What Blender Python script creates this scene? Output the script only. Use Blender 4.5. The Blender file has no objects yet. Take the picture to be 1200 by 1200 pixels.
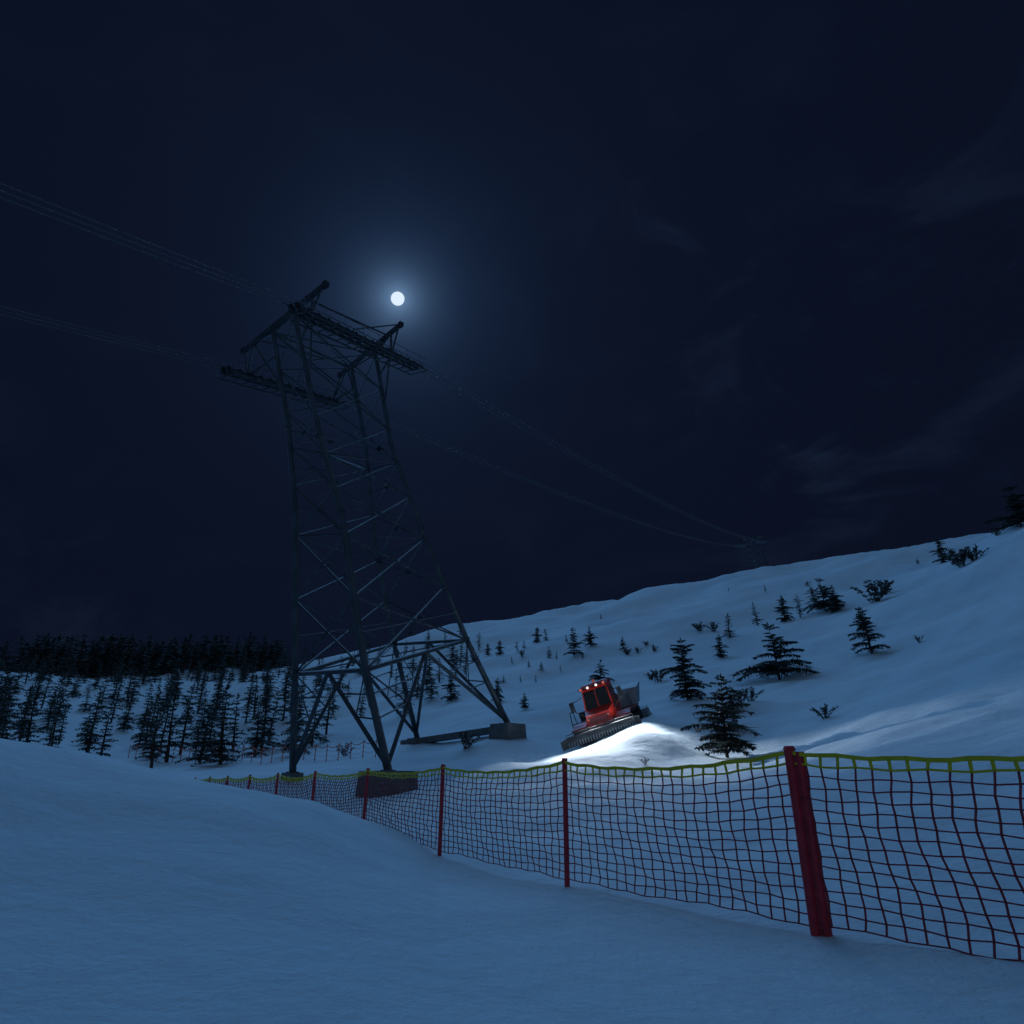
import bpy, bmesh, math, random
import numpy as np
from mathutils import Vector, Matrix

random.seed(7)
rng=np.random.RandomState(5)
TILT=math.radians(22.27)
SN,CS=math.sin(TILT),math.cos(TILT); F=782.0
scene=bpy.context.scene
col=scene.collection
scene.view_settings.view_transform='Standard'
scene.view_settings.look='None'
scene.view_settings.exposure=0

# survey helper: bearing read off the photograph + true distance -> world metres
def P(px,py,d):
    x=(px-600)/F*d; y=(600-py)/F*d
    return Vector((x, CS*d-SN*y, 1+SN*d+CS*y))
def Pr(px,py,r):
    v=P(px,py,1.0)-Vector((0,0,1)); h=math.hypot(v.x,v.y)
    return Vector((v.x/h*r, v.y/h*r, 1+v.z/h*r))

# ------------------------------------------------------------------ materials
def mat(name,color,rough=0.6,metal=0.0,emis=None,es=0.0,noise_amt=0.0,nscale=5.0,bump=0.0,bscale=20.0,spec=None):
    m=bpy.data.materials.new(name); m.use_nodes=True
    nt=m.node_tree; b=nt.nodes["Principled BSDF"]
    b.inputs["Base Color"].default_value=(*color,1); b.inputs["Roughness"].default_value=rough
    b.inputs["Metallic"].default_value=metal
    if spec is not None: b.inputs["Specular IOR Level"].default_value=spec
    if emis: 
        b.inputs["Emission Color"].default_value=(*emis,1); b.inputs["Emission Strength"].default_value=es
    if noise_amt>0:
        tc=nt.nodes.new("ShaderNodeTexCoord"); n=nt.nodes.new("ShaderNodeTexNoise"); n.inputs["Scale"].default_value=nscale
        n.inputs["Detail"].default_value=5
        nt.links.new(tc.outputs["Object"],n.inputs["Vector"])
        r=nt.nodes.new("ShaderNodeValToRGB")
        r.color_ramp.elements[0].position=0.3; r.color_ramp.elements[1].position=0.7
        r.color_ramp.elements[0].color=(*[c*(1-noise_amt) for c in color],1)
        r.color_ramp.elements[1].color=(*[min(1,c*(1+noise_amt)) for c in color],1)
        nt.links.new(n.outputs["Fac"],r.inputs["Fac"]); nt.links.new(r.outputs["Color"],b.inputs["Base Color"])
    if bump>0:
        tc=nt.nodes.new("ShaderNodeTexCoord"); n=nt.nodes.new("ShaderNodeTexNoise"); n.inputs["Scale"].default_value=bscale
        n.inputs["Detail"].default_value=6
        bm_=nt.nodes.new("ShaderNodeBump"); bm_.inputs["Strength"].default_value=bump
        nt.links.new(tc.outputs["Object"],n.inputs["Vector"]); nt.links.new(n.outputs["Fac"],bm_.inputs["Height"])
        nt.links.new(bm_.outputs["Normal"],b.inputs["Normal"])
    return m
M_steel=mat("galvanised_steel",(0.060,0.070,0.080),0.55,0.4,noise_amt=0.35,nscale=1.2)
M_steel_d=mat("dark_steel",(0.03,0.034,0.042),0.55,0.3,noise_amt=0.3,nscale=2)
M_conc=mat("concrete",(0.15,0.155,0.16),0.9,noise_amt=0.25,nscale=2.0,bump=0.3)
M_cable=mat("steel_cable",(0.09,0.10,0.12),0.6,0.0)
M_bark=mat("bark",(0.05,0.04,0.03),0.9,noise_amt=0.3)
M_leaf=mat("needles",(0.04,0.05,0.045),0.8,noise_amt=0.5,nscale=1.5)
M_leaf2=mat("needles_light",(0.14,0.15,0.14),0.85,noise_amt=0.3,nscale=2)
M_red=mat("red_paint",(0.50,0.03,0.02),0.4,noise_amt=0.25,nscale=3)
M_black=mat("black_rubber",(0.02,0.02,0.022),0.7,noise_amt=0.3,nscale=8)
M_grey=mat("grey_panel",(0.25,0.27,0.30),0.5,noise_amt=0.2,nscale=3)
M_glass=mat("cab_glass",(0.01,0.012,0.016),0.08)
M_lamp=mat("lamp_lens",(0.9,0.9,0.9),0.3,emis=(1.0,0.80,0.72),es=1.0)
M_rlamp=mat("marker_lens",(0.5,0.05,0.03),0.3,emis=(1.0,0.25,0.15),es=0.2)
M_netred=mat("net_red",(0.28,0.025,0.04),0.6,noise_amt=0.2)
M_netyel=mat("net_yellow",(0.62,0.55,0.02),0.6,noise_amt=0.15,nscale=6)
M_post=mat("fence_post_red",(0.52,0.02,0.035),0.5,noise_amt=0.25,nscale=9)
M_orange=mat("net_orange",(0.60,0.10,0.06),0.6)

# ------------------------------------------------------------------ mesh helpers
class MB:
    def __init__(s): s.v=[]; s.f=[]; s.m=[]
    def tube(s,a,b,r1,r2=None,n=6,mi=0,cap=True):
        if r2 is None: r2=r1
        a=Vector(a); b=Vector(b); d=b-a
        if d.length<1e-5: return
        d.normalize(); u=d.orthogonal().normalized(); w=d.cross(u); k=len(s.v)
        for p,r in ((a,r1),(b,r2)):
            for i in range(n):
                t=2*math.pi*i/n; s.v.append(p+u*math.cos(t)*r+w*math.sin(t)*r)
        for i in range(n):
            j=(i+1)%n; s.f.append((k+i,k+j,k+n+j,k+n+i)); s.m.append(mi)
        if cap:
            s.f.append(tuple(k+i for i in range(n))[::-1]); s.m.append(mi)
            s.f.append(tuple(k+n+i for i in range(n))); s.m.append(mi)
    def beam(s,a,b,w,h,mi=0,up=Vector((0,0,1))):
        a=Vector(a); b=Vector(b); d=(b-a).normalized(); x=d.cross(up).normalized(); z=x.cross(d); k=len(s.v)
        for p in (a,b):
            for sx,sz in ((-1,-1),(1,-1),(1,1),(-1,1)): s.v.append(p+x*sx*w/2+z*sz*h/2)
        for q in ((0,1,2,3),(7,6,5,4),(0,4,5,1),(1,5,6,2),(2,6,7,3),(3,7,4,0)):
            s.f.append(tuple(k+i for i in q)); s.m.append(mi)
    def prism(s,prof,x0,x1,mi=0):
        k=len(s.v); n=len(prof)
        for x in (x0,x1):
            for y,z in prof: s.v.append(Vector((x,y,z)))
        for i in range(n):
            j=(i+1)%n; s.f.append((k+i,k+j,k+n+j,k+n+i)); s.m.append(mi)
        s.f.append(tuple(range(k,k+n))[::-1]); s.m.append(mi)
        s.f.append(tuple(range(k+n,k+2*n))); s.m.append(mi)
    def hexa(s,pts,mi=0):
        k=len(s.v); s.v+= [Vector(p) for p in pts]
        for q in ((3,2,1,0),(4,5,6,7),(0,1,5,4),(1,2,6,5),(2,3,7,6),(3,0,4,7)):
            s.f.append(tuple(k+i for i in q)); s.m.append(mi)
    def box(s,x0,x1,y0,y1,z0,z1,mi=0):
        s.hexa([(x0,y0,z0),(x1,y0,z0),(x1,y1,z0),(x0,y1,z0),(x0,y0,z1),(x1,y0,z1),(x1,y1,z1),(x0,y1,z1)],mi)
    def face(s,pts,mi=0):
        k=len(s.v); s.v+=[Vector(p) for p in pts]; s.f.append(tuple(range(k,k+len(pts)))); s.m.append(mi)
    def mesh(s,name,mats,smooth=False):
        me=bpy.data.meshes.new(name); me.from_pydata([tuple(v) for v in s.v],[],s.f)
        for m in mats: me.materials.append(m)
        me.polygons.foreach_set("material_index",s.m)
        if smooth: me.polygons.foreach_set("use_smooth",[True]*len(s.f))
        me.update(); return me
    def obj(s,name,mats,parent=None,smooth=False,bevel=0):
        o=bpy.data.objects.new(name,s.mesh(name,mats,smooth)); col.objects.link(o)
        if parent: o.parent=parent
        if bevel:
            b=o.modifiers.new("bevel",'BEVEL'); b.width=bevel; b.segments=2; b.limit_method='ANGLE'
        return o
def empty(name,loc=(0,0,0)):
    e=bpy.data.objects.new(name,None); col.objects.link(e); e.location=loc; return e

# ------------------------------------------------------------------ fence line geometry
FP0=Vector((2.232,5.70)); FD=Vector((-0.5456,0.8383)); FS=3.0
def fpost(n): return FP0+FD*(FS*n)
# ------------------------------------------------------------------ groomer placement
GL=P(660,880,41.5); GR=P(755,848,40.3)
gX=(GL-GR).normalized()
gf=Vector((gX.y,-gX.x,0)).normalized()
if gf.y>0: gf=-gf
gf=(gf+Vector((0,0,-0.20))).normalized()
gf=(gf-gX*gf.dot(gX)).normalized()
gZ=gX.cross(gf).normalized()
gBlade=(GL+GR)/2
gO=gBlade-gf*3.05
# ------------------------------------------------------------------ terrain
ctrl=[]
def cp(px,py,r): ctrl.append(Pr(px,py,r))
for px,L in {
 -900:[(890,60),(800,230),(820,400)],
 -400:[(890,60),(850,110),(790,230),(805,400)],
 0:[(925,20),(900,60),(855,110),(792,230),(806,400)],
 150:[(915,45),(888,80),(840,130),(791,230),(804,400)],
 300:[(912,45),(886,75),(832,125),(788,230),(802,400)],
 450:[(868,68),(805,130),(763,220),(783,400)],
 600:[(895,35),(795,100),(725,230),(748,400)],
 700:[(908,27),(800,80),(711,220),(738,400)],
 790:[(893,34)],
 850:[(886,38),(926,18),(820,55),(755,100),(680,190),(706,380)],
 1000:[(915,13),(865,30),(765,70),(703,110),(657,160),(684,350)],
 1100:[(652,140),(678,320)],
 1200:[(890,13),(815,30),(700,70),(617,120),(645,300)],
 1500:[(850,14),(760,30),(650,70),(570,110),(600,300)],
 2200:[(830,16),(700,60),(620,110),(640,300)]}.items():
    for py,r in L: cp(px,py,r)
for v in (P(343,914,37.8),P(455,930,32),P(597,863,47.7),P(489,873,54.3)): ctrl.append(v)
for k in (0.0,0.5,1.0):
    b=GL.lerp(GR,k); ctrl.append(b.copy()); ctrl.append(b-gf*6.2)
    ctrl.append(b+gf*5.0+Vector((0,0,-0.1)))
for n in range(-1,9):
    p=fpost(n); ctrl.append(Vector((p.x,p.y,0.0)))
for az in range(-180,180,45):
    a=math.radians(az); ctrl.append(Vector((2.0*math.sin(a),2.0*math.cos(a),0.0)))
    ctrl.append(Vector((0.5*math.sin(a),0.5*math.cos(a),0.0)))
for az in (-175,-135,-95,110,140,175):
    a=math.radians(az)
    for r,g in ((6,0.0),(30,0.0),(200,0.08),(1500,0.03)):
        ctrl.append(Vector((r*math.sin(a),r*math.cos(a),g*r)))
for az in (-60,-30,0,30,60):
    a=math.radians(az); ctrl.append(Vector((1500*math.sin(a),1500*math.cos(a),60)))
AZK=2.2
def uv(x,y):
    r=np.maximum(np.hypot(x,y),0.3); return np.arctan2(x,y)*AZK, np.log(r), r
cx=np.array([c.x for c in ctrl]); cy=np.array([c.y for c in ctrl]); cz=np.array([c.z for c in ctrl])
cu,cv,cr=uv(cx,cy); cg=cz/cr
def ker(d2): return 0.5*d2*np.log(d2+1e-9)
N=len(ctrl)
K=ker((cu[:,None]-cu)**2+(cv[:,None]-cv)**2)+np.eye(N)*6e-4
Q=np.stack([np.ones(N),cu,cv],1)
A=np.zeros((N+3,N+3)); A[:N,:N]=K; A[:N,N:]=Q; A[N:,:N]=Q.T
sol=np.linalg.solve(A,np.concatenate([cg,np.zeros(3)]))
W,CO=sol[:N],sol[N:]
waves=[]
for lam,amp in ((90,1.2),(55,0.8),(34,0.45),(21,0.28),(13,0.16),(8,0.10),(5,0.06),(3.1,0.028),(1.9,0.012)):
    for k in range(3):
        t=rng.uniform(0,math.pi*2); waves.append((math.cos(t)*2*math.pi/lam,math.sin(t)*2*math.pi/lam,rng.uniform(0,6.28),amp/1.8,lam))
MAZ=np.radians([-90,-60,-36.3,-31.2,-25.7,-19.7,-15.3,-10.5,-5.6,0]); MH=np.array([1.4,1.4,1.20,1.10,1.00,0.92,0.78,0.40,0.05,0])
def tz(x,y):
    x=np.atleast_1d(np.asarray(x,float)); y=np.atleast_1d(np.asarray(y,float))
    u,v,r=uv(x,y)
    g=CO[0]+CO[1]*u+CO[2]*v
    for i in range(N): g=g+W[i]*ker((u-cu[i])**2+(v-cv[i])**2)
    z=g*r
    f=np.clip((r-24)/90,0,1)
    for kx,ky,ph,am,lam in waves:
        ff=np.clip((r-lam*0.6)/(lam*2.5),0,1)*np.clip((r-2)/5,0,1)
        if lam>10: ff=f*ff
        z=z+am*np.sin(kx*x+ky*y+ph+0.6*np.sin(ky*1.7*x-kx*1.3*y))*ff
    az=np.arctan2(x,y)
    mh=np.interp(az,MAZ,MH)
    rr=np.where(r<11,(r-11)/4.6,(r-11)/4.0)
    z=z+mh*np.exp(-rr**2)
    return z
def tz1(x,y): return float(tz(x,y)[0])
RS=np.exp(np.linspace(math.log(12),math.log(330),900))
def hit(px,py,rmin=16):
    v=P(px,py,1.0)-Vector((0,0,1)); h=math.hypot(v.x,v.y)
    rs=RS[RS>rmin]
    zs=tz(v.x/h*rs,v.y/h*rs); e=(zs-1)/rs; t=v.z/h
    k=np.where(e>=t)[0]
    i=int(k[0]) if len(k) else int(np.argmax(e))
    r=rs[i]
    return Vector((v.x/h*r,v.y/h*r,float(zs[i])))
def depth(p): return p.y*CS+(p.z-1)*SN

fine=np.radians(np.arange(-62,62.01,0.3)); coarse=np.radians(np.arange(66,295,4.0))
azs=np.concatenate([fine,coarse]); rs=np.concatenate([np.exp(np.linspace(math.log(0.5),math.log(420),330)),np.exp(np.linspace(math.log(450),math.log(4000),16))])
AZ,RR=np.meshgrid(azs,rs)
X=RR*np.sin(AZ); Y=RR*np.cos(AZ); Z=tz(X.ravel(),Y.ravel()).reshape(X.shape)
nr,na=X.shape
verts=np.stack([X.ravel(),Y.ravel(),Z.ravel()],1)
vl=[tuple(v) for v in verts]; vl.append((0,0,float(Z[0].mean())))
faces=[]
for i in range(nr-1):
    for j in range(na):
        k=(j+1)%na
        faces.append((i*na+j,i*na+k,(i+1)*na+k,(i+1)*na+j))
c0=len(vl)-1
for j in range(na): faces.append((c0,(j+1)%na,j))
me=bpy.data.meshes.new("snow_terrain"); me.from_pydata(vl,[],faces)
me.polygons.foreach_set("use_smooth",[True]*len(faces)); me.update()
bm=bmesh.new(); bm.from_mesh(me); bmesh.ops.recalc_face_normals(bm,faces=bm.faces); bm.to_mesh(me); bm.free()
ground=bpy.data.objects.new("snow_terrain",me); col.objects.link(ground)
m=bpy.data.materials.new("snow"); m.use_nodes=True; nt=m.node_tree; b=nt.nodes["Principled BSDF"]
geo=nt.nodes.new("ShaderNodeNewGeometry")
n1=nt.nodes.new("ShaderNodeTexNoise"); n1.inputs["Scale"].default_value=0.06; n1.inputs["Detail"].default_value=7; n1.inputs["Roughness"].default_value=0.6
cr_=nt.nodes.new("ShaderNodeValToRGB"); cr_.color_ramp.elements[0].position=0.3; cr_.color_ramp.elements[1].position=0.7
cr_.color_ramp.elements[0].color=(0.55,0.68,0.77,1); cr_.color_ramp.elements[1].color=(0.73,0.84,0.91,1)
nt.links.new(geo.outputs["Position"],n1.inputs["Vector"]); nt.links.new(n1.outputs["Fac"],cr_.inputs["Fac"]); nt.links.new(cr_.outputs["Color"],b.inputs["Base Color"])
b.inputs["Roughness"].default_value=0.85
n2=nt.nodes.new("ShaderNodeTexNoise"); n2.inputs["Scale"].default_value=0.7; n2.inputs["Detail"].default_value=11; n2.inputs["Roughness"].default_value=0.66
bp=nt.nodes.new("ShaderNodeBump"); bp.inputs["Strength"].default_value=0.6; bp.inputs["Distance"].default_value=0.25
nt.links.new(geo.outputs["Position"],n2.inputs["Vector"]); nt.links.new(n2.outputs["Fac"],bp.inputs["Height"])
n3=nt.nodes.new("ShaderNodeTexNoise"); n3.inputs["Scale"].default_value=3.0; n3.inputs["Detail"].default_value=8; n3.inputs["Roughness"].default_value=0.7
mp3=nt.nodes.new("ShaderNodeMapping"); mp3.inputs["Rotation"].default_value=(0,0,0.5); mp3.inputs["Scale"].default_value=(1.0,0.3,1.0)
nt.links.new(geo.outputs["Position"],mp3.inputs[0]); nt.links.new(mp3.outputs[0],n3.inputs["Vector"])
bp3=nt.nodes.new("ShaderNodeBump"); bp3.inputs["Strength"].default_value=0.5; bp3.inputs["Distance"].default_value=0.06
nt.links.new(n3.outputs["Fac"],bp3.inputs["Height"]); nt.links.new(bp.outputs["Normal"],bp3.inputs["Normal"]); nt.links.new(bp3.outputs["Normal"],b.inputs["Normal"])
me.materials.append(m)

# ------------------------------------------------------------------ lattice tower
LEG={
'A':[P(343,905,37.8),P(346,790,38.2),P(346,600,39),P(338,500,39.6),P(320,390,40.5)],
'B':[P(455,903,32),P(428,785,33.2),P(400,600,35.3),P(375,510,37),P(345,368,39)],
'C':[P(595,848,47.7),P(547,750,47.6),P(490,610,47.5),P(458,520,47.5),P(440,415,47.5)],
'D':[P(489,865,54.3),P(462,755,53.5),P(440,640,52),P(428,520,50.5),P(412,432,49)]}
def leg(k,t):
    i=min(int(t),3); return LEG[k][i].lerp(LEG[k][i+1],t-i)
tw=MB()
for k in 'ABCD':
    for i in range(4):
        r=[0.21,0.185,0.17,0.15,0.14]
        tw.tube(LEG[k][i],LEG[k][i+1],r[i],r[i+1],8,0)
    for t in (1,2,3):
        p=leg(k,t); q=leg(k,t+0.015); tw.tube(p,q,0.25,0.25,8,0)
FACES=[('A','B'),('B','C'),('C','D'),('D','A')]
lv=[1,1.45,1.85,2.3,2.75,3.15,3.6,4.0]
for a,bq in FACES:
    a0,b0,a1,b1=leg(a,0),leg(bq,0),leg(a,1),leg(bq,1); mid=(a1+b1)/2
    tw.tube(a1,b1,0.13,n=6); 
    tw.tube(leg(a,0.04),mid,0.12,n=6); tw.tube(leg(bq,0.04),mid,0.12,n=6)
    for t,s in ((0.5,0.5),(0.75,0.75)):
        tw.tube(leg(a,t),leg(a,0.04).lerp(mid,s),0.05,n=4); tw.tube(leg(bq,t),leg(bq,0.04).lerp(mid,s),0.05,n=4)
    tw.tube(leg(a,1),leg(a,0.04).lerp(mid,0.5),0.045,n=4); tw.tube(leg(bq,1),leg(bq,0.04).lerp(mid,0.5),0.045,n=4)
    for i in range(len(lv)-1):
        t0,t1=lv[i],lv[i+1]
        r=0.065 if i<3 else 0.05
        p00,p10,p01,p11=leg(a,t0),leg(bq,t0),leg(a,t1),leg(bq,t1)
        tw.tube(p00,p11,r,n=4); tw.tube(p10,p01,r,n=4)
        if i in (1,3,6): tw.tube(p01,p11,r,n=4)
        c=(p00+p10+p01+p11)/4
        tm=(t0+t1)/2
        if i<5: tw.tube(leg(a,tm),c,0.03,n=4,cap=False); tw.tube(leg(bq,tm),c,0.03,n=4,cap=False)
        if i<5:
            e=(p11-p00).normalized()*0.22; tw.beam(c-e,c+e,0.05,0.30,0)
for t in (1,2.75,4):
    tw.tube(leg('A',t),leg('C',t),0.05,n=4); tw.tube(leg('B',t),leg('D',t),0.05,n=4)
off=(leg('A',2)-leg('B',2)).normalized()*0.3
for i in range(90):
    t=0.6+3.3*i/90; p=leg('B',t)+off; tw.tube(p-off*0.3,p+off*0.5,0.016,n=3,cap=False)
for i in range(16):
    t=0.6+3.3*i/16; u=0.6+3.3*(i+1)/16
    for s in (-0.3,0.5): tw.tube(leg('B',t)+off*(1+s),leg('B',u)+off*(1+s),0.022,n=4,cap=False)
G1L,G1R,G2L,G2R=P(285,412,42.7),P(382,333,37),P(398,440,50.9),P(470,380,45.3)
for a,bq in ((G1L,G1R),(G2L,G2R)):
    tw.beam(a,bq,0.24,0.27); 
    d=(bq-a).normalized()
    tw.beam(a-d*0.1,a+d*0.2,0.30,0.32,1); tw.beam(bq-d*0.2,bq+d*0.1,0.30,0.32,1)
RB0,RB1,LB0,LB1=P(345,362,35.2),P(490,432,48.4),P(265,435,40),P(400,475,51.4)
def near_on(a,bq,p):
    d=bq-a; t=max(0,min(1,(p-a).dot(d)/d.dot(d))); return a+d*t
for g,(a,bq),(lt,kk) in ((G1R,(RB0,RB1),(3.75,'B')),(G1L,(LB0,LB1),(3.75,'A')),(G2R,(RB0,RB1),(3.75,'C')),(G2L,(LB0,LB1),(3.75,'D'))):
    q=near_on(a,bq,g-Vector((0,0,2.0)))
    gc=(G1L+G1R)/2 if g in (G1L,G1R) else (G2L+G2R)/2
    gi=g.lerp(gc,0.28); gg=g.lerp(gc,0.06)
    tw.tube(gg,q,0.07,n=6); tw.tube(gi,q,0.06,n=6)
    tw.tube(leg(kk,lt),q,0.08,n=6); tw.tube(leg(kk,3.4),gi,0.07,n=6)
    tw.tube(leg(kk,4),gi,0.08,n=6)
tw.tube(leg('A',4),leg('D',4),0.11,n=6); tw.tube(leg('B',4),leg('C',4),0.11,n=6)
tw.tube(G1R.lerp(G1L,0.2),G2R.lerp(G2L,0.2),0.06,n=5); tw.tube(G1L.lerp(G1R,0.2),G2L.lerp(G2R,0.2),0.06,n=5)
tw.tube(P(415,386,44),G2R,0.05,n=5); tw.tube(P(415,386,44),leg('B',4).lerp(leg('C',4),.6),0.05,n=5)
for a,bq in ((RB0,RB1),(LB0,LB1)):
    d=(bq-a).normalized(); x=d.cross(Vector((0,0,1))).normalized(); z=x.cross(d); L=(bq-a).length
    for s in (-0.4,0.0,0.4):
        tw.beam(a+x*s,bq+x*s,0.07,0.18,0)
    for s in (-0.7,0.7):
        tw.beam(a+x*s-z*0.3,bq+x*s-z*0.3,0.06,0.08,0)
        tw.tube(a+x*s+z*0.55,bq+x*s+z*0.55,0.02,n=4)
    n=int(L/0.9)
    for i in range(n+1):
        p=a+d*(L*i/n)
        tw.beam(p-x*0.7-z*0.3,p+x*0.7-z*0.3,0.06,0.05,0)
        if i%2==0:
            for s in (-0.7,0.7): tw.tube(p+x*s-z*0.3,p+x*s+z*0.55,0.018,n=4)
        for s in (-0.2,0.2):
            c=p+x*s+z*0.12; tw.tube(c-x*0.05,c+x*0.05,0.2,n=10,mi=1)
tower_me=tw.mesh("tower_steelwork",[M_steel,M_steel_d])
T=empty("lattice_ropeway_tower")
o=bpy.data.objects.new("steelwork",tower_me); col.objects.link(o); o.parent=T
fd=MB()
for k,(w,h) in {'A':(0.9,0.6),'B':(2.0,1.2),'C':(1.8,0.9),'D':(1.2,0.8)}.items():
    p=LEG[k][0]; g=tz1(p.x,p.y); top=p.z-0.02
    dirx=(LEG['A'][0]-LEG['B'][0]).normalized(); dirx.z=0; dirx.normalize(); diry=Vector((-dirx.y,dirx.x,0))
    bot=min(g-1.2,top-h); pts=[]
    for zz,ww in ((bot,w*1.15),(top,w)):
        for sx,sy in ((-1,-1),(1,-1),(1,1),(-1,1)):
            pts.append(Vector((p.x,p.y,zz))+dirx*sx*ww/2+diry*sy*ww/2)
    fd.hexa(pts,0)
    fd.tube(Vector((p.x,p.y,top-0.01)),Vector((p.x,p.y,top+0.06)),0.38,n=12,mi=1)
a=LEG['D'][0].copy(); c=LEG['C'][0].copy(); a=a+(a-c)*0.18; fd.beam(a+Vector((0,0,-0.25)),c+Vector((0,0,-0.3)),0.6,0.45,0)
fo=fd.obj("foundations",[M_conc,M_steel_d],T,bevel=0.05)

T2=empty("lattice_ropeway_tower")
o=bpy.data.objects.new("steelwork",tower_me); col.objects.link(o); o.parent=T2
topc=(G1L+G1R+G2L+G2R)/4
far=P(882,631,232)
FM=Matrix.Translation(far)@Matrix.Rotation(math.radians(18),4,'Z')@Matrix.Scale(0.98,4)@Matrix.Translation(-topc)
o.matrix_world=FM
def rope(name,segs,offs):
    rb=MB()
    for a,bq,sag,n,r0,r1 in segs:
        d=(bq-a).normalized(); x=d.cross(Vector((0,0,1))).normalized()
        for of in offs:
            prev=None
            for i in range(n+1):
                t=i/n; p=a.lerp(bq,t)+x*of-Vector((0,0,4*sag*t*(1-t)))
                if prev is not None: rb.tube(prev,p,r0+(r1-r0)*t,n=6,cap=False)
                prev=p
    return rb.obj(name,[M_cable],smooth=True)
up=Vector((0,0,0.32))
def FMp(v): return FM@v
RC=P(130,275,25.5); LC=P(0,365,30)
RE=RB0+(RC-RB0)*3.2; LE=LB0+(LC-LB0)*3.5
rope("ropeway_cable",[(RB0+up,RB1+up,0,1,.03,.03),(RB0+up,RE,0.2,14,.03,.02),(RB1+up,FMp(RB0),3.0,40,.035,.06)],(-0.4,0,0.4))
rope("ropeway_cable",[(LB0+up,LB1+up,0,1,.03,.03),(LB0+up,LE,0.2,14,.03,.02),(LB1+up,FMp(LB0),3.0,40,.035,.06)],(-0.4,0,0.4))

# ------------------------------------------------------------------ vegetation
def make_pine(seed,h,spread,dens=1.0,gap=0.15,step=0.05,full=1.0):
    R=random.Random(seed); b=MB()
    bend=Vector((R.uniform(-.35,.35),R.uniform(-.35,.35),0)); ph=R.uniform(0,6)
    def ax(z): 
        f=z/h; return Vector((0.06*math.sin(f*7+ph)*f,0.06*math.cos(f*6+ph)*f,z))+bend*f*f
    for i in range(8):
        z0,z1=h*i/8,h*(i+1)/8
        if i==0: z0=-0.3
        b.tube(ax(z0) if z0>0 else Vector((0,0,z0)),ax(z1),0.022*h*(1-i/8)+0.01,0.022*h*(1-(i+1)/8)+0.008,6,0,cap=False)
    z=h*R.uniform(0.09,0.16)
    while z<h*0.985:
        f=z/h
        Lm=(spread*h*(1-f)**0.75+0.025*h)*R.choice((0.55,0.8,1.0,1.15))
        nb=R.choice((4,4,5)); a0=R.uniform(0,6.28)
        for k in range(nb):
            if R.random()<gap: continue
            a=a0+6.283*k/nb+R.uniform(-.4,.4); L=Lm*R.uniform(0.4,1.35)
            dz=-0.30*L*(1-f)+0.25*L*f; st=ax(z+R.uniform(-.015,.015)*h)
            dr=Vector((math.cos(a),math.sin(a),0)); tip=st+dr*L+Vector((0,0,dz))
            b.tube(st,tip,0.006*h*(1-f)+0.006,0.004,3,0,cap=False)
            n=max(2,int(L/(0.033*h)*dens)); sd=Vector((-dr.y,dr.x,0))
            for i in range(n):
                t=(i+0.8)/n*0.98; c=st.lerp(tip,t)+Vector((0,0,0.10*L*math.sin(t*3.0)))
                w=((0.33*(1-t)+0.10)*L+0.018*h)*R.uniform(.4,1.2)
                for s in (-1,1):
                    e=c+sd*s*w+dr*w*R.uniform(.2,.9)+Vector((0,0,R.uniform(-.35,.15)*w))
                    q=0.020*h*full*R.uniform(.5,1.3)
                    mi=2 if R.random()<0.16 else 1
                    b.face([c-dr*q,c+dr*q+Vector((0,0,q*.6)),e],mi)
                    if R.random()<0.75:
                        e2=c+sd*s*w*.4+dr*R.uniform(-.3,.3)*w+Vector((0,0,-R.uniform(.4,1.0)*w*0.6-0.010*h))
                        b.face([c-dr*q*.9,e2,c+dr*q*.9],1)
            b.face([tip-dr*0.12*L-sd*0.016*h,tip-dr*0.12*L+sd*0.016*h,tip+dr*0.14*L],1)
        z+=h*R.uniform(step*.7,step*1.4)
    for i in range(5):
        a=R.uniform(0,6.28); c=ax(h*(0.95+0.012*i)); b.face([c,c+Vector((math.cos(a)*.018*h,math.sin(a)*.018*h,0.01*h)),ax(h*(1.0+0.01*i))],1)
    return b.mesh("pine_mesh_%d"%seed,[M_bark,M_leaf,M_leaf2])
def make_shrub(seed,h):
    R=random.Random(seed); b=MB()
    for s in range(15):
        a=R.uniform(0,6.28); sp=R.uniform(.15,1.0); L=h*R.uniform(.6,1.1)
        tip=Vector((math.cos(a)*sp*h*.85,math.sin(a)*sp*h*.85,L*(1-.35*sp))); st=Vector((math.cos(a)*.06,math.sin(a)*.06,-.1)); prev=st
        for i in range(1,6):
            t=i/5; c=st.lerp(tip,t)+Vector((R.uniform(-.04,.04)*h,R.uniform(-.04,.04)*h,.12*h*math.sin(t*3.1)))
            b.tube(prev,c,0.014*h*(1.2-t),0.012*h*(1.1-t),3,0,cap=False); prev=c
            for k in range(10 if t>.3 else 3):
                d=Vector((R.gauss(0,1),R.gauss(0,1),R.gauss(.4,1))).normalized(); w=h*R.uniform(.08,.18); sd=d.orthogonal().normalized()*w*.22
                b.face([c-sd,c+sd,c+d*w],2 if R.random()<.18 else 1)
    return b.mesh("shrub_mesh_%d"%seed,[M_bark,M_leaf,M_leaf2])
H0=6.0
slim=[make_pine(s,H0,sp,1.0,g,0.054,.9) for s,sp,g in ((1,0.21,.15),(2,0.26,.25),(3,0.18,.22),(4,0.28,.22),(5,0.23,.32),(6,0.17,.18))]
wide=[make_pine(s,H0,sp,1.35,g,0.047) for s,sp,g in ((11,0.52,.14),(12,0.46,.20),(13,0.60,.26),(14,0.50,.30))]
shr=[make_shrub(s,1.0) for s in (21,22,23)]
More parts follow.
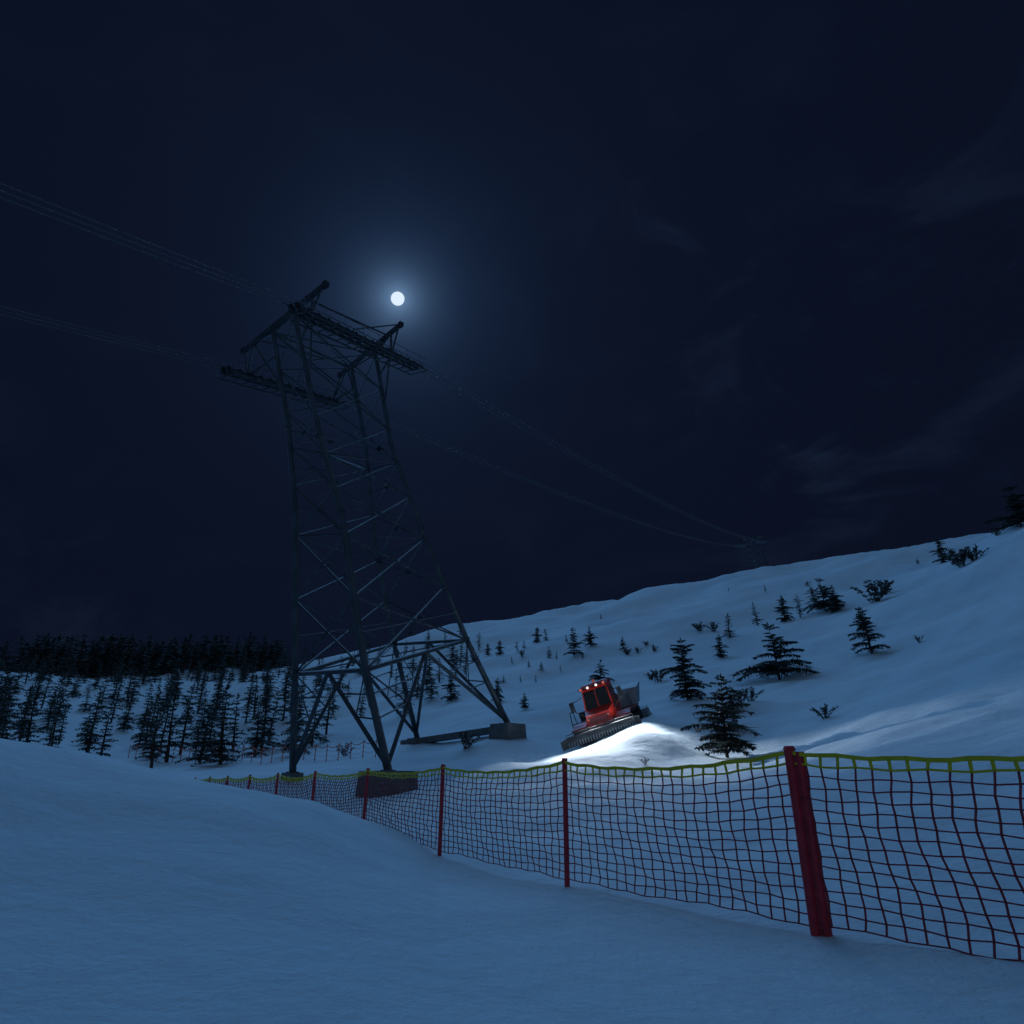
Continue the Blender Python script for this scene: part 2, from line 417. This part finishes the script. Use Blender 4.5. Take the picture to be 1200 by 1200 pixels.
def put(name,me,p,h,h0,parent=None,wx=1.0):
    o=bpy.data.objects.new(name,me); col.objects.link(o); s=h/h0
    o.location=(p.x,p.y,p.z-0.04*h); o.rotation_euler=(random.uniform(-.05,.05),random.uniform(-.05,.05),random.uniform(0,6.28))
    o.scale=(s*wx,s*wx,s)
    if parent: o.parent=parent
    return o
def mpx(p,hpx): return hpx*depth(p)/F*1.06
TREES=[
(852,888,94,'w'),(806,820,70,'w'),(914,797,67,'w'),(1022,766,54,'w'),(1012,740,28,'w'),(862,858,34,'w'),
(968,717,40,'w'),(957,712,32,'s'),(980,718,32,'w'),(920,729,32,'w'),(938,724,27,'s'),(888,733,27,'s'),(855,747,27,'s'),(845,771,27,'w'),
(704,802,28,'w'),(673,770,34,'w'),(692,758,23,'w'),(629,754,19,'w'),(640,751,14,'s'),(644,771,13,'s'),(615,831,18,'w'),(583,823,27,'w'),
(606,763,12,'s'),(730,762,16,'w'),(614,760,9,'s'),(585,768,18,'w'),(600,778,8,'s'),(634,786,10,'w'),(657,787,7,'s'),(1105,660,30,'w'),(1197,618,52,'w'),
(1076,661,7,'s'),(897,694,9,'s'),(572,768,14,'w'),(561,762,20,'s'),(854,693,5,'s'),(704,725,5,'s'),(528,822,34,'w'),(515,800,28,'s'),(500,812,32,'w'),(545,790,24,'s'),
(470,800,30,'s'),(484,785,26,'s'),(620,782,8,'s'),(610,800,9,'s'),(590,800,9,'s'),(628,800,9,'s'),(652,772,9,'s'),(664,752,8,'s'),(683,771,7,'s')]
for i,(x,y,h,k) in enumerate(TREES):
    p=hit(x,y); me_=(wide[i%4] if k=='w' else slim[i%6])
    put("pine_tree",me_,p,mpx(p,h),H0,wx=1.25 if k=='s' else (1.0 if h>45 else 0.8))
SHR=[(868,830,26),(880,822,18),(1025,706,26),(1036,697,18),(967,842,18),(545,878,19),(772,799,15),(763,797,10),(405,886,14),(1078,753,9),(820,740,12),(837,740,11),(1128,664,24),(1142,657,20),(1118,662,16),(1168,628,10),(756,896,8),(766,764,7),(748,766,7),(757,757,6),(612,770,7),(555,776,9),(735,768,9)]
for i,(x,y,h) in enumerate(SHR):
    p=hit(x,y); put("shrub",shr[i%3],p,mpx(p,h),1.0)
FO=empty("conifer_forest")
R=random.Random(99); placed=[]
cnt=0
while cnt<250:
    az=math.radians(R.uniform(-44,-4)); r=62+176*R.random()
    azd=math.degrees(az)
    if azd>-17 and R.random()<0.72+0.2*(azd+17)/13: continue
    if azd>-14 and r<85: continue
    x,y=r*math.sin(az),r*math.cos(az)
    md=3.0+r*0.013
    if any((x-a)**2+(y-c)**2<md*md for a,c in placed): continue
    placed.append((x,y)); cnt+=1
    h=R.uniform(4.4,7.4)*(0.85 if azd>-14 else 1)
    put("tree",slim[R.randrange(6)],Vector((x,y,tz1(x,y))),h,H0,FO,wx=R.uniform(0.8,1.15))
FO2=empty("distant_forest")
for i in range(230):
    az=math.radians(R.uniform(-52,-19)); r=R.uniform(238,290); x,y=r*math.sin(az),r*math.cos(az)
    put("tree",slim[R.randrange(6)],Vector((x,y,tz1(x,y)-0.5)),R.uniform(9,14),H0,FO2,wx=R.uniform(1.1,1.7))

# ------------------------------------------------------------------ safety fence
FE=empty("safety_fence")
pm=MB(); nm=MB()
NP=11
tops=[]
for n in range(-3,NP):
    p=fpost(n); g=tz1(p.x,p.y); top=1.262
    lean=Vector((random.uniform(-.015,.015),random.uniform(-.015,.015),0)) if n else Vector((0,0,0))
    r=0.030 if n!=0 else 0.042
    pm.tube((p.x,p.y,g-0.3),(p.x+lean.x,p.y+lean.y,top),r,n=10)
    pm.tube((p.x+lean.x,p.y+lean.y,top),(p.x+lean.x,p.y+lean.y,top+0.03),r*1.25,r*0.9,n=10)
    if n==0: pm.tube((p.x+.058,p.y-.058,g-0.3),(p.x+.058,p.y-.058,top-.015),0.034,n=10)
    tops.append((n,p,top,g))
for (n,p,t0,g0),(_,q,t1,g1) in zip(tops[:-1],tops[1:]):
    nv=23; rows=15; sag=0.075*random.uniform(.7,1.3)
    ph1,ph2=random.uniform(0,6),random.uniform(0,6)
    def pt(i,j):
        u=i/nv; x=p.lerp(q,u); top=t0+(t1-t0)*u-4*sag*u*(1-u)-0.02; bot=(g0+(g1-g0)*u)+0.06
        z=top+(bot-top)*j/rows+0.007*math.sin(i*1.7+j*2.1+n)+0.012*math.sin(i*.45+ph1)*math.sin(j*.3)
        o=0.04*math.sin(u*math.pi)*math.sin(j*0.35+n*1.3+ph2)+0.008*math.sin(i*2.3+j)
        perp=Vector((FD.y,-FD.x)); al=0.02*math.sin(j*0.5+ph2)*math.sin(u*3.14)
        return Vector((x.x+perp.x*o+FD.x*al+0.006*math.sin(j*1.9+i),x.y+perp.y*o+FD.y*al,z))
    for j in range(rows+1):
        for i in range(nv):
            rr=0.020 if j==0 else (0.010 if j==1 else 0.0065)
            nm.tube(pt(i,j),pt(i+1,j),rr,n=4,mi=1 if j<=1 else 0,cap=False)
    for i in range(nv+1):
        for j in range(rows):
            nm.tube(pt(i,j),pt(i,j+1),0.012 if j<1 else 0.0078,n=4,mi=1 if j<1 else 0,cap=False)
pm.obj("posts",[M_post],FE,smooth=False); nm.obj("netting",[M_netred,M_netyel],FE)
FE2=empty("safety_fence"); fb=MB()
A_,B_=hit(150,889,40),hit(440,888,40)
def fpt(t): 
    x=A_.x+(B_.x-A_.x)*t; y=A_.y+(B_.y-A_.y)*t; return Vector((x,y,tz1(x,y)))
nn=26
for i in range(nn+1):
    p=fpt(i/nn); fb.tube(p-Vector((0,0,.2)),p+Vector((0,0,1.3)),0.035,n=5)
    if i<nn:
        q=fpt((i+1)/nn)
        for zz in (1.2,0.85,0.5,0.15):
            prev=None
            for k in range(7):
                t=k/6; c=p.lerp(q,t)+Vector((0,0,zz-0.9*t*(1-t)*(0.4+zz*.4)))
                if prev is not None: fb.tube(prev,c,0.035 if zz>1 else 0.010,n=3,cap=False)
                prev=c
fb.obj("netting",[M_orange],FE2)

# ------------------------------------------------------------------ snow groomer
G=empty("snow_groomer")
Mg=Matrix(((gX.x,gf.x,gZ.x,gO.x),(gX.y,gf.y,gZ.y,gO.y),(gX.z,gf.z,gZ.z,gO.z),(0,0,0,1)))
G.matrix_world=Mg
tr=MB()
for sx in (-1,1):
    xc=sx*1.40; w=1.05
    pts=[(-1.75,0.0),(1.75,0.0),(2.25,0.35),(2.3,0.62),(2.05,0.90),(-2.05,0.90),(-2.35,0.62),(-2.3,0.3)]
    inner=[(y*0.93,0.08+(z-0.0)*0.80) for y,z in pts]
    k=len(tr.v)
    for x in (xc-w/2,xc+w/2):
        for y,z in pts: tr.v.append(Vector((x,y,z)))
        for y,z in inner: tr.v.append(Vector((x,y,z)))
    n=len(pts)
    for i in range(n):
        j=(i+1)%n
        tr.f+= [(k+i,k+j,k+2*n+j,k+2*n+i),(k+n+i,k+3*n+i,k+3*n+j,k+n+j),(k+i,k+n+i,k+n+j,k+j),(k+2*n+i,k+2*n+j,k+3*n+j,k+3*n+i)]; tr.m+=[0]*4
    loop=[Vector((0,y,z)) for y,z in pts]
    for i in range(n):
        a=loop[i]; c=loop[(i+1)%n]; L=(c-a).length; m_=max(1,int(L/0.24)); d=(c-a).normalized(); nrm=Vector((0,d.z,-d.y))
        for q in range(m_):
            p=a+d*(L*(q+.5)/m_)+nrm*0.05+Vector((xc,0,0))
            tr.beam(p-Vector((w/2+.04,0,0)),p+Vector((w/2+.04,0,0)),0.05,0.10,1,up=nrm)
    for y in (-1.6,-0.8,0,0.8,1.6):
        tr.tube((xc-sx*0.2,y,0.38),(xc+sx*0.45,y,0.38),0.28,n=14,mi=0); tr.tube((xc+sx*0.45,y,0.38),(xc+sx*0.49,y,0.38),0.13,n=10,mi=1)
    tr.tube((xc-sx*.2,-2.05,0.5),(xc+sx*0.47,-2.05,0.5),0.27,n=12,mi=1)
tr.obj("tracks",[M_black,M_steel_d],G)
bd=MB()
bd.box(-0.86,0.86,-2.1,1.9,0.35,0.98,0)
bd.hexa([(-0.98,1.2,0.98),(0.98,1.2,0.98),(0.85,2.35,0.80),(-0.85,2.35,0.80),(-0.98,1.2,1.75),(0.98,1.2,1.75),(0.78,2.28,1.42),(-0.78,2.28,1.42)],0)
bd.box(-0.6,0.6,2.30,2.34,0.92,1.28,1)
for i in range(5): bd.box(-0.55,0.55,2.34,2.355,0.96+i*.065,0.985+i*.065,0)
for sx in (-1,1):
    xa,xb=(0.98,1.98) if sx>0 else (-1.98,-0.98)
    bd.box(xa,xb,-2.2,1.6,1.0,1.10,0)
    bd.hexa([(xa,1.6,1.0),(xb,1.6,1.0),(xb,2.3,0.80),(xa,2.3,0.80),(xa,1.6,1.10),(xb,1.6,1.10),(xb,2.33,0.88),(xa,2.33,0.88)],0)
cb=[(-1.12,-0.6,1.05),(1.12,-0.6,1.05),(1.02,1.35,1.05),(-1.02,1.35,1.05),(-0.96,-0.45,3.0),(0.96,-0.45,3.0),(0.86,0.72,3.0),(-0.86,0.72,3.0)]
bd.hexa(cb,0)
bd.hexa([(-1.02,-0.6,3.0),(1.02,-0.6,3.0),(0.98,1.05,3.0),(-0.98,1.05,3.0),(-0.85,-0.4,3.32),(0.85,-0.4,3.32),(0.75,0.85,3.27),(-0.75,0.85,3.27)],0)
bd.hexa([(-1.0,-2.2,1.10),(1.0,-2.2,1.10),(1.0,-0.62,1.10),(-1.0,-0.62,1.10),(-0.9,-2.1,2.0),(0.9,-2.1,2.0),(0.9,-0.62,2.3),(-0.9,-0.62,2.3)],0)
bd.hexa([(-2.05,-2.5,1.14),(-1.04,-2.5,1.14),(-1.04,-0.3,1.14),(-2.05,-0.3,1.14),(-2.5,-2.7,2.45),(-1.1,-2.7,2.55),(-1.1,-0.9,2.3),(-2.45,-0.8,2.15)],2)
bd.box(1.1,1.9,-2.0,-0.7,1.10,1.75,1)
bd.tube((0.7,-1.0,2.0),(0.7,-1.0,3.3),0.07,n=10,mi=1)
bd.tube((0,0.1,3.28),(0,0.1,3.50),0.09,0.07,n=10,mi=3)
bd.tube((-1.0,1.07,3.12),(1.0,1.07,3.12),0.035,n=6,mi=1)
for x in (-0.8,-0.3,0.3,0.8):
    bd.tube((x,1.03,3.12),(x,1.15,3.09),0.09,0.11,n=12,mi=1); bd.tube((x,1.151,3.09),(x,1.165,3.087),0.085,n=12,mi=4 if abs(x)<.5 else 3)
for x in (-0.66,0.66):
    bd.tube((x,2.2,1.25),(x,2.38,1.2),0.1,n=12,mi=1); bd.tube((x,2.381,1.2),(x,2.392,1.2),0.08,n=12,mi=3)
for sx in (-1,1):
    bd.tube((sx*0.9,1.0,2.6),(sx*1.65,1.35,2.45),0.03,n=5,mi=1); bd.tube((sx*1.0,1.3,1.4),(sx*1.65,1.35,2.0),0.03,n=5,mi=1)
    bd.box(sx*1.65-.15,sx*1.65+.15,1.32,1.38,1.9,2.55,1)
    bd.tube((sx*1.0,1.3,1.2),(sx*2.0,1.5,1.2),0.035,n=5,mi=1); bd.tube((sx*2.0,1.5,1.05),(sx*1.95,1.3,1.95),0.035,n=5,mi=1)
    bd.tube((sx*1.95,1.3,1.95),(sx*1.95,-0.5,1.95),0.035,n=5,mi=1); bd.tube((sx*1.95,0.4,1.1),(sx*1.95,0.4,1.95),0.03,n=5,mi=1)
bo=bd.obj("body",[M_red,M_steel_d,M_grey,M_rlamp,M_lamp],G,bevel=0.03)
gl=MB()
def quad_on(a,b_,c_,d_,u0,u1,v0,v1,n,off=0.012):
    a,b_,c_,d_=map(Vector,(a,b_,c_,d_))
    def f(u,v): return a.lerp(b_,u).lerp(d_.lerp(c_,u),v)+n*off
    return [f(u0,v0),f(u1,v0),f(u1,v1),f(u0,v1)]
nf=Vector((0,0.93,0.37))
gl.face(quad_on(cb[3],cb[2],cb[6],cb[7],.05,.485,.34,.94,nf)); gl.face(quad_on(cb[3],cb[2],cb[6],cb[7],.515,.95,.34,.94,nf))
gl.face(quad_on(cb[1],cb[2],cb[6],cb[5],.08,.48,.35,.92,Vector((1,0,.1)))); gl.face(quad_on(cb[1],cb[2],cb[6],cb[5],.56,.92,.15,.92,Vector((1,0,.1))))
gl.face(quad_on(cb[0],cb[3],cb[7],cb[4],.08,.48,.35,.92,Vector((-1,0,.1)))); gl.face(quad_on(cb[0],cb[3],cb[7],cb[4],.56,.92,.15,.92,Vector((-1,0,.1))))
gl.obj("windows",[M_glass],G)
bl=MB()
HW=2.2; BZ=0.62
prof=[(2.95,0.0),(3.02,0.0),(2.93,0.22),(2.95,0.42),(3.05,BZ),(3.0,BZ+.02),(2.88,0.44),(2.86,0.22)]
bl.prism(prof,-HW,HW,0)
for sx in (-1,1):
    bl.hexa([(sx*HW,2.88,0.0),(sx*(HW+.42),3.30,0.0),(sx*(HW+.40),3.35,0.0),(sx*HW,2.95,0.0),(sx*HW,2.9,BZ),(sx*(HW+.42),3.30,BZ-.1),(sx*(HW+.40),3.35,BZ-.1),(sx*HW,2.96,BZ)],0)
    bl.beam((sx*0.7,1.7,0.55),(sx*0.9,2.9,0.35),0.16,0.2,0); bl.tube((sx*0.4,1.8,0.85),(sx*0.5,2.9,0.5),0.06,n=8,mi=0)
for i in range(25):
    x=-HW+2*HW*i/24; bl.beam((x,3.035,0.01),(x,2.96,0.30),0.06,0.05,1); bl.tube((x,3.02,BZ),(x,3.04,BZ+.16),0.018,n=4,mi=0)
bl.tube((-HW,3.04,BZ+.16),(HW,3.04,BZ+.16),0.025,n=5,mi=0)
bl.obj("blade",[M_steel_d,M_grey],G)
tl=MB()
tl.prism([(-3.4,0.05),(-2.7,0.1),(-2.6,0.6),(-3.0,0.75),(-3.6,0.5),(-3.9,0.05)],-2.3,2.3,0)
tl.prism([(-3.9,0.0),(-3.88,0.06),(-4.5,0.04),(-4.5,0.0)],-2.3,2.3,1)
for sx in (-.6,.6): tl.beam((sx,-2.0,0.6),(sx,-2.75,0.5),0.15,0.15,0)
tl.obj("tiller",[M_grey,M_black],G)
def spot(name,loc,target,power,size,blend,color=(0.86,0.93,1.0)):
    l=bpy.data.lights.new(name,'SPOT'); l.energy=power; l.spot_size=math.radians(size); l.spot_blend=blend; l.color=color; l.shadow_soft_size=0.08
    o=bpy.data.objects.new(name,l); col.objects.link(o); o.parent=G
    L=Vector(loc); d=(Vector(target)-L).normalized()
    o.location=L; o.rotation_euler=d.to_track_quat('-Z','Y').to_euler()
spot("headlight",(0.6,1.22,3.1),(0.6,6.8,0),6000,60,0.85)
spot("headlight",(-0.6,1.22,3.1),(-2.6,6.6,0),6000,60,0.85)
spot("headlight",(-0.8,1.22,3.1),(-6.2,6.8,0),3600,54,0.9)
for sx in (-1,1):  # added fill spots, aimed back at the cab to brighten its red paint
    l=bpy.data.lights.new("body_fill_light",'SPOT'); l.energy=42; l.spot_size=math.radians(80); l.spot_blend=.8; l.color=(1,.95,.9); l.shadow_soft_size=0.05
    o=bpy.data.objects.new("body_fill_light",l); col.objects.link(o); o.parent=G
    o.location=(sx*1.7,2.9,1.3); o.rotation_euler=(Vector((0,0.9,2.2))-o.location).to_track_quat('-Z','Y').to_euler()

# ------------------------------------------------------------------ moon, sky
MD=(P(466,350,1.0)-Vector((0,0,1))).normalized()
mb=bmesh.new(); bmesh.ops.create_icosphere(mb,subdivisions=4,radius=36)
mm=bpy.data.meshes.new("moon"); mb.to_mesh(mm); mb.free()
mm.materials.append(mat("moon_surface",(0.5,0.5,0.5),1.0,emis=(0.72,0.82,0.93),es=1.0))
for p_ in mm.polygons: p_.use_smooth=True
mo=bpy.data.objects.new("moon",mm); col.objects.link(mo); mo.location=Vector((0,0,1))+MD*3800
sl=bpy.data.lights.new("moonlight",'SUN'); sl.energy=1.08; sl.color=(0.165,0.46,0.95); sl.angle=math.radians(55)
so=bpy.data.objects.new("moonlight",sl); col.objects.link(so); so.rotation_euler=(-MD).to_track_quat('-Z','Y').to_euler(); so.location=(0,0,60)

w=bpy.data.worlds.new("World"); scene.world=w; w.use_nodes=True; nt=w.node_tree
nt.nodes.clear(); nd=nt.nodes.new; lk=nt.links.new
out=nd("ShaderNodeOutputWorld"); bg=nd("ShaderNodeBackground"); lk(bg.outputs[0],out.inputs[0])
tc=nd("ShaderNodeTexCoord")
nrm=nd("ShaderNodeVectorMath"); nrm.operation='NORMALIZE'; lk(tc.outputs["Generated"],nrm.inputs[0])
def math_(op,a,b=None,clamp=False):
    n=nd("ShaderNodeMath"); n.operation=op; n.use_clamp=clamp
    for i,v in enumerate((a,b)):
        if v is None: continue
        if isinstance(v,(int,float)): n.inputs[i].default_value=v
        else: lk(v,n.inputs[i])
    return n.outputs[0]
def dot(v):
    n=nd("ShaderNodeVectorMath"); n.operation='DOT_PRODUCT'; lk(nrm.outputs[0],n.inputs[0]); n.inputs[1].default_value=v; return n.outputs["Value"]
def scalecol(c,f):
    n=nd("ShaderNodeVectorMath"); n.operation='SCALE'; n.inputs[0].default_value=c; lk(f,n.inputs["Scale"]); return n.outputs[0]
def add(a,b):
    n=nd("ShaderNodeVectorMath"); n.operation='ADD'
    for i,v in enumerate((a,b)):
        if isinstance(v,tuple): n.inputs[i].default_value=v
        else: lk(v,n.inputs[i])
    return n.outputs[0]
def angle_to(d): return math_('ARCCOSINE',math_('MINIMUM',dot(tuple(d)),0.99999))
ang=angle_to(MD)
h1=math_('EXPONENT',math_('MULTIPLY',ang,-1/0.020)); h2=math_('EXPONENT',math_('MULTIPLY',ang,-1/0.066)); h3=math_('EXPONENT',math_('MULTIPLY',ang,-1/0.30))
c=add((0.0030,0.0050,0.0140),scalecol((0.14,0.24,0.38),h1))
c=add(c,scalecol((0.017,0.042,0.092),h2)); c=add(c,scalecol((0.0018,0.0048,0.0135),h3))
ns=nd("ShaderNodeTexNoise"); ns.inputs["Scale"].default_value=5.0; ns.inputs["Detail"].default_value=9; ns.inputs["Roughness"].default_value=0.6; ns.inputs["Distortion"].default_value=0.6
mp=nd("ShaderNodeMapping"); mp.inputs["Location"].default_value=(5.3,2.4,0.7); mp.inputs["Rotation"].default_value=(0,-0.75,0); mp.inputs["Scale"].default_value=(1.0,1.0,2.2); lk(nrm.outputs[0],mp.inputs[0]); lk(mp.outputs[0],ns.inputs["Vector"])
cl=nd("ShaderNodeMapRange"); cl.interpolation_type='SMOOTHSTEP'; cl.inputs["From Min"].default_value=0.47; cl.inputs["From Max"].default_value=0.75; lk(ns.outputs["Fac"],cl.inputs["Value"])
def dirof(px,py): return (P(px,py,1.0)-Vector((0,0,1))).normalized()
msk=None
for (px,py,sg,am) in ((950,500,0.15,0.85),(770,310,0.09,0.8),(1120,330,0.13,0.6),(90,720,0.10,0.4)):
    a_=math_('MULTIPLY',angle_to(dirof(px,py)),1/sg); e_=math_('MULTIPLY',math_('EXPONENT',math_('MULTIPLY',math_('MULTIPLY',a_,a_),-1.0)),am)
    msk=e_ if msk is None else math_('ADD',msk,e_)
msk=math_('ADD',msk,0.10)
c=add(c,scalecol((0.0055,0.0115,0.0240),math_('MULTIPLY',cl.outputs[0],msk)))
rear_fill=math_('MAXIMUM',dot((0.15,-0.93,0.33)),0.0); rear_fill=math_('POWER',rear_fill,1.3)  # unseen glow added behind the camera to fill fence, tower and snow
c=add(c,scalecol((0.064,0.102,0.150),rear_fill))
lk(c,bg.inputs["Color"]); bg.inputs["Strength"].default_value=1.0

# ------------------------------------------------------------------ camera
cam=bpy.data.cameras.new("camera"); co=bpy.data.objects.new("camera",cam); col.objects.link(co)
co.location=(0,0,1.0); co.rotation_euler=(math.radians(90)+TILT,0,0)
cam.sensor_width=36; cam.lens=36*F/1200; cam.clip_start=0.1; cam.clip_end=9000
scene.camera=co
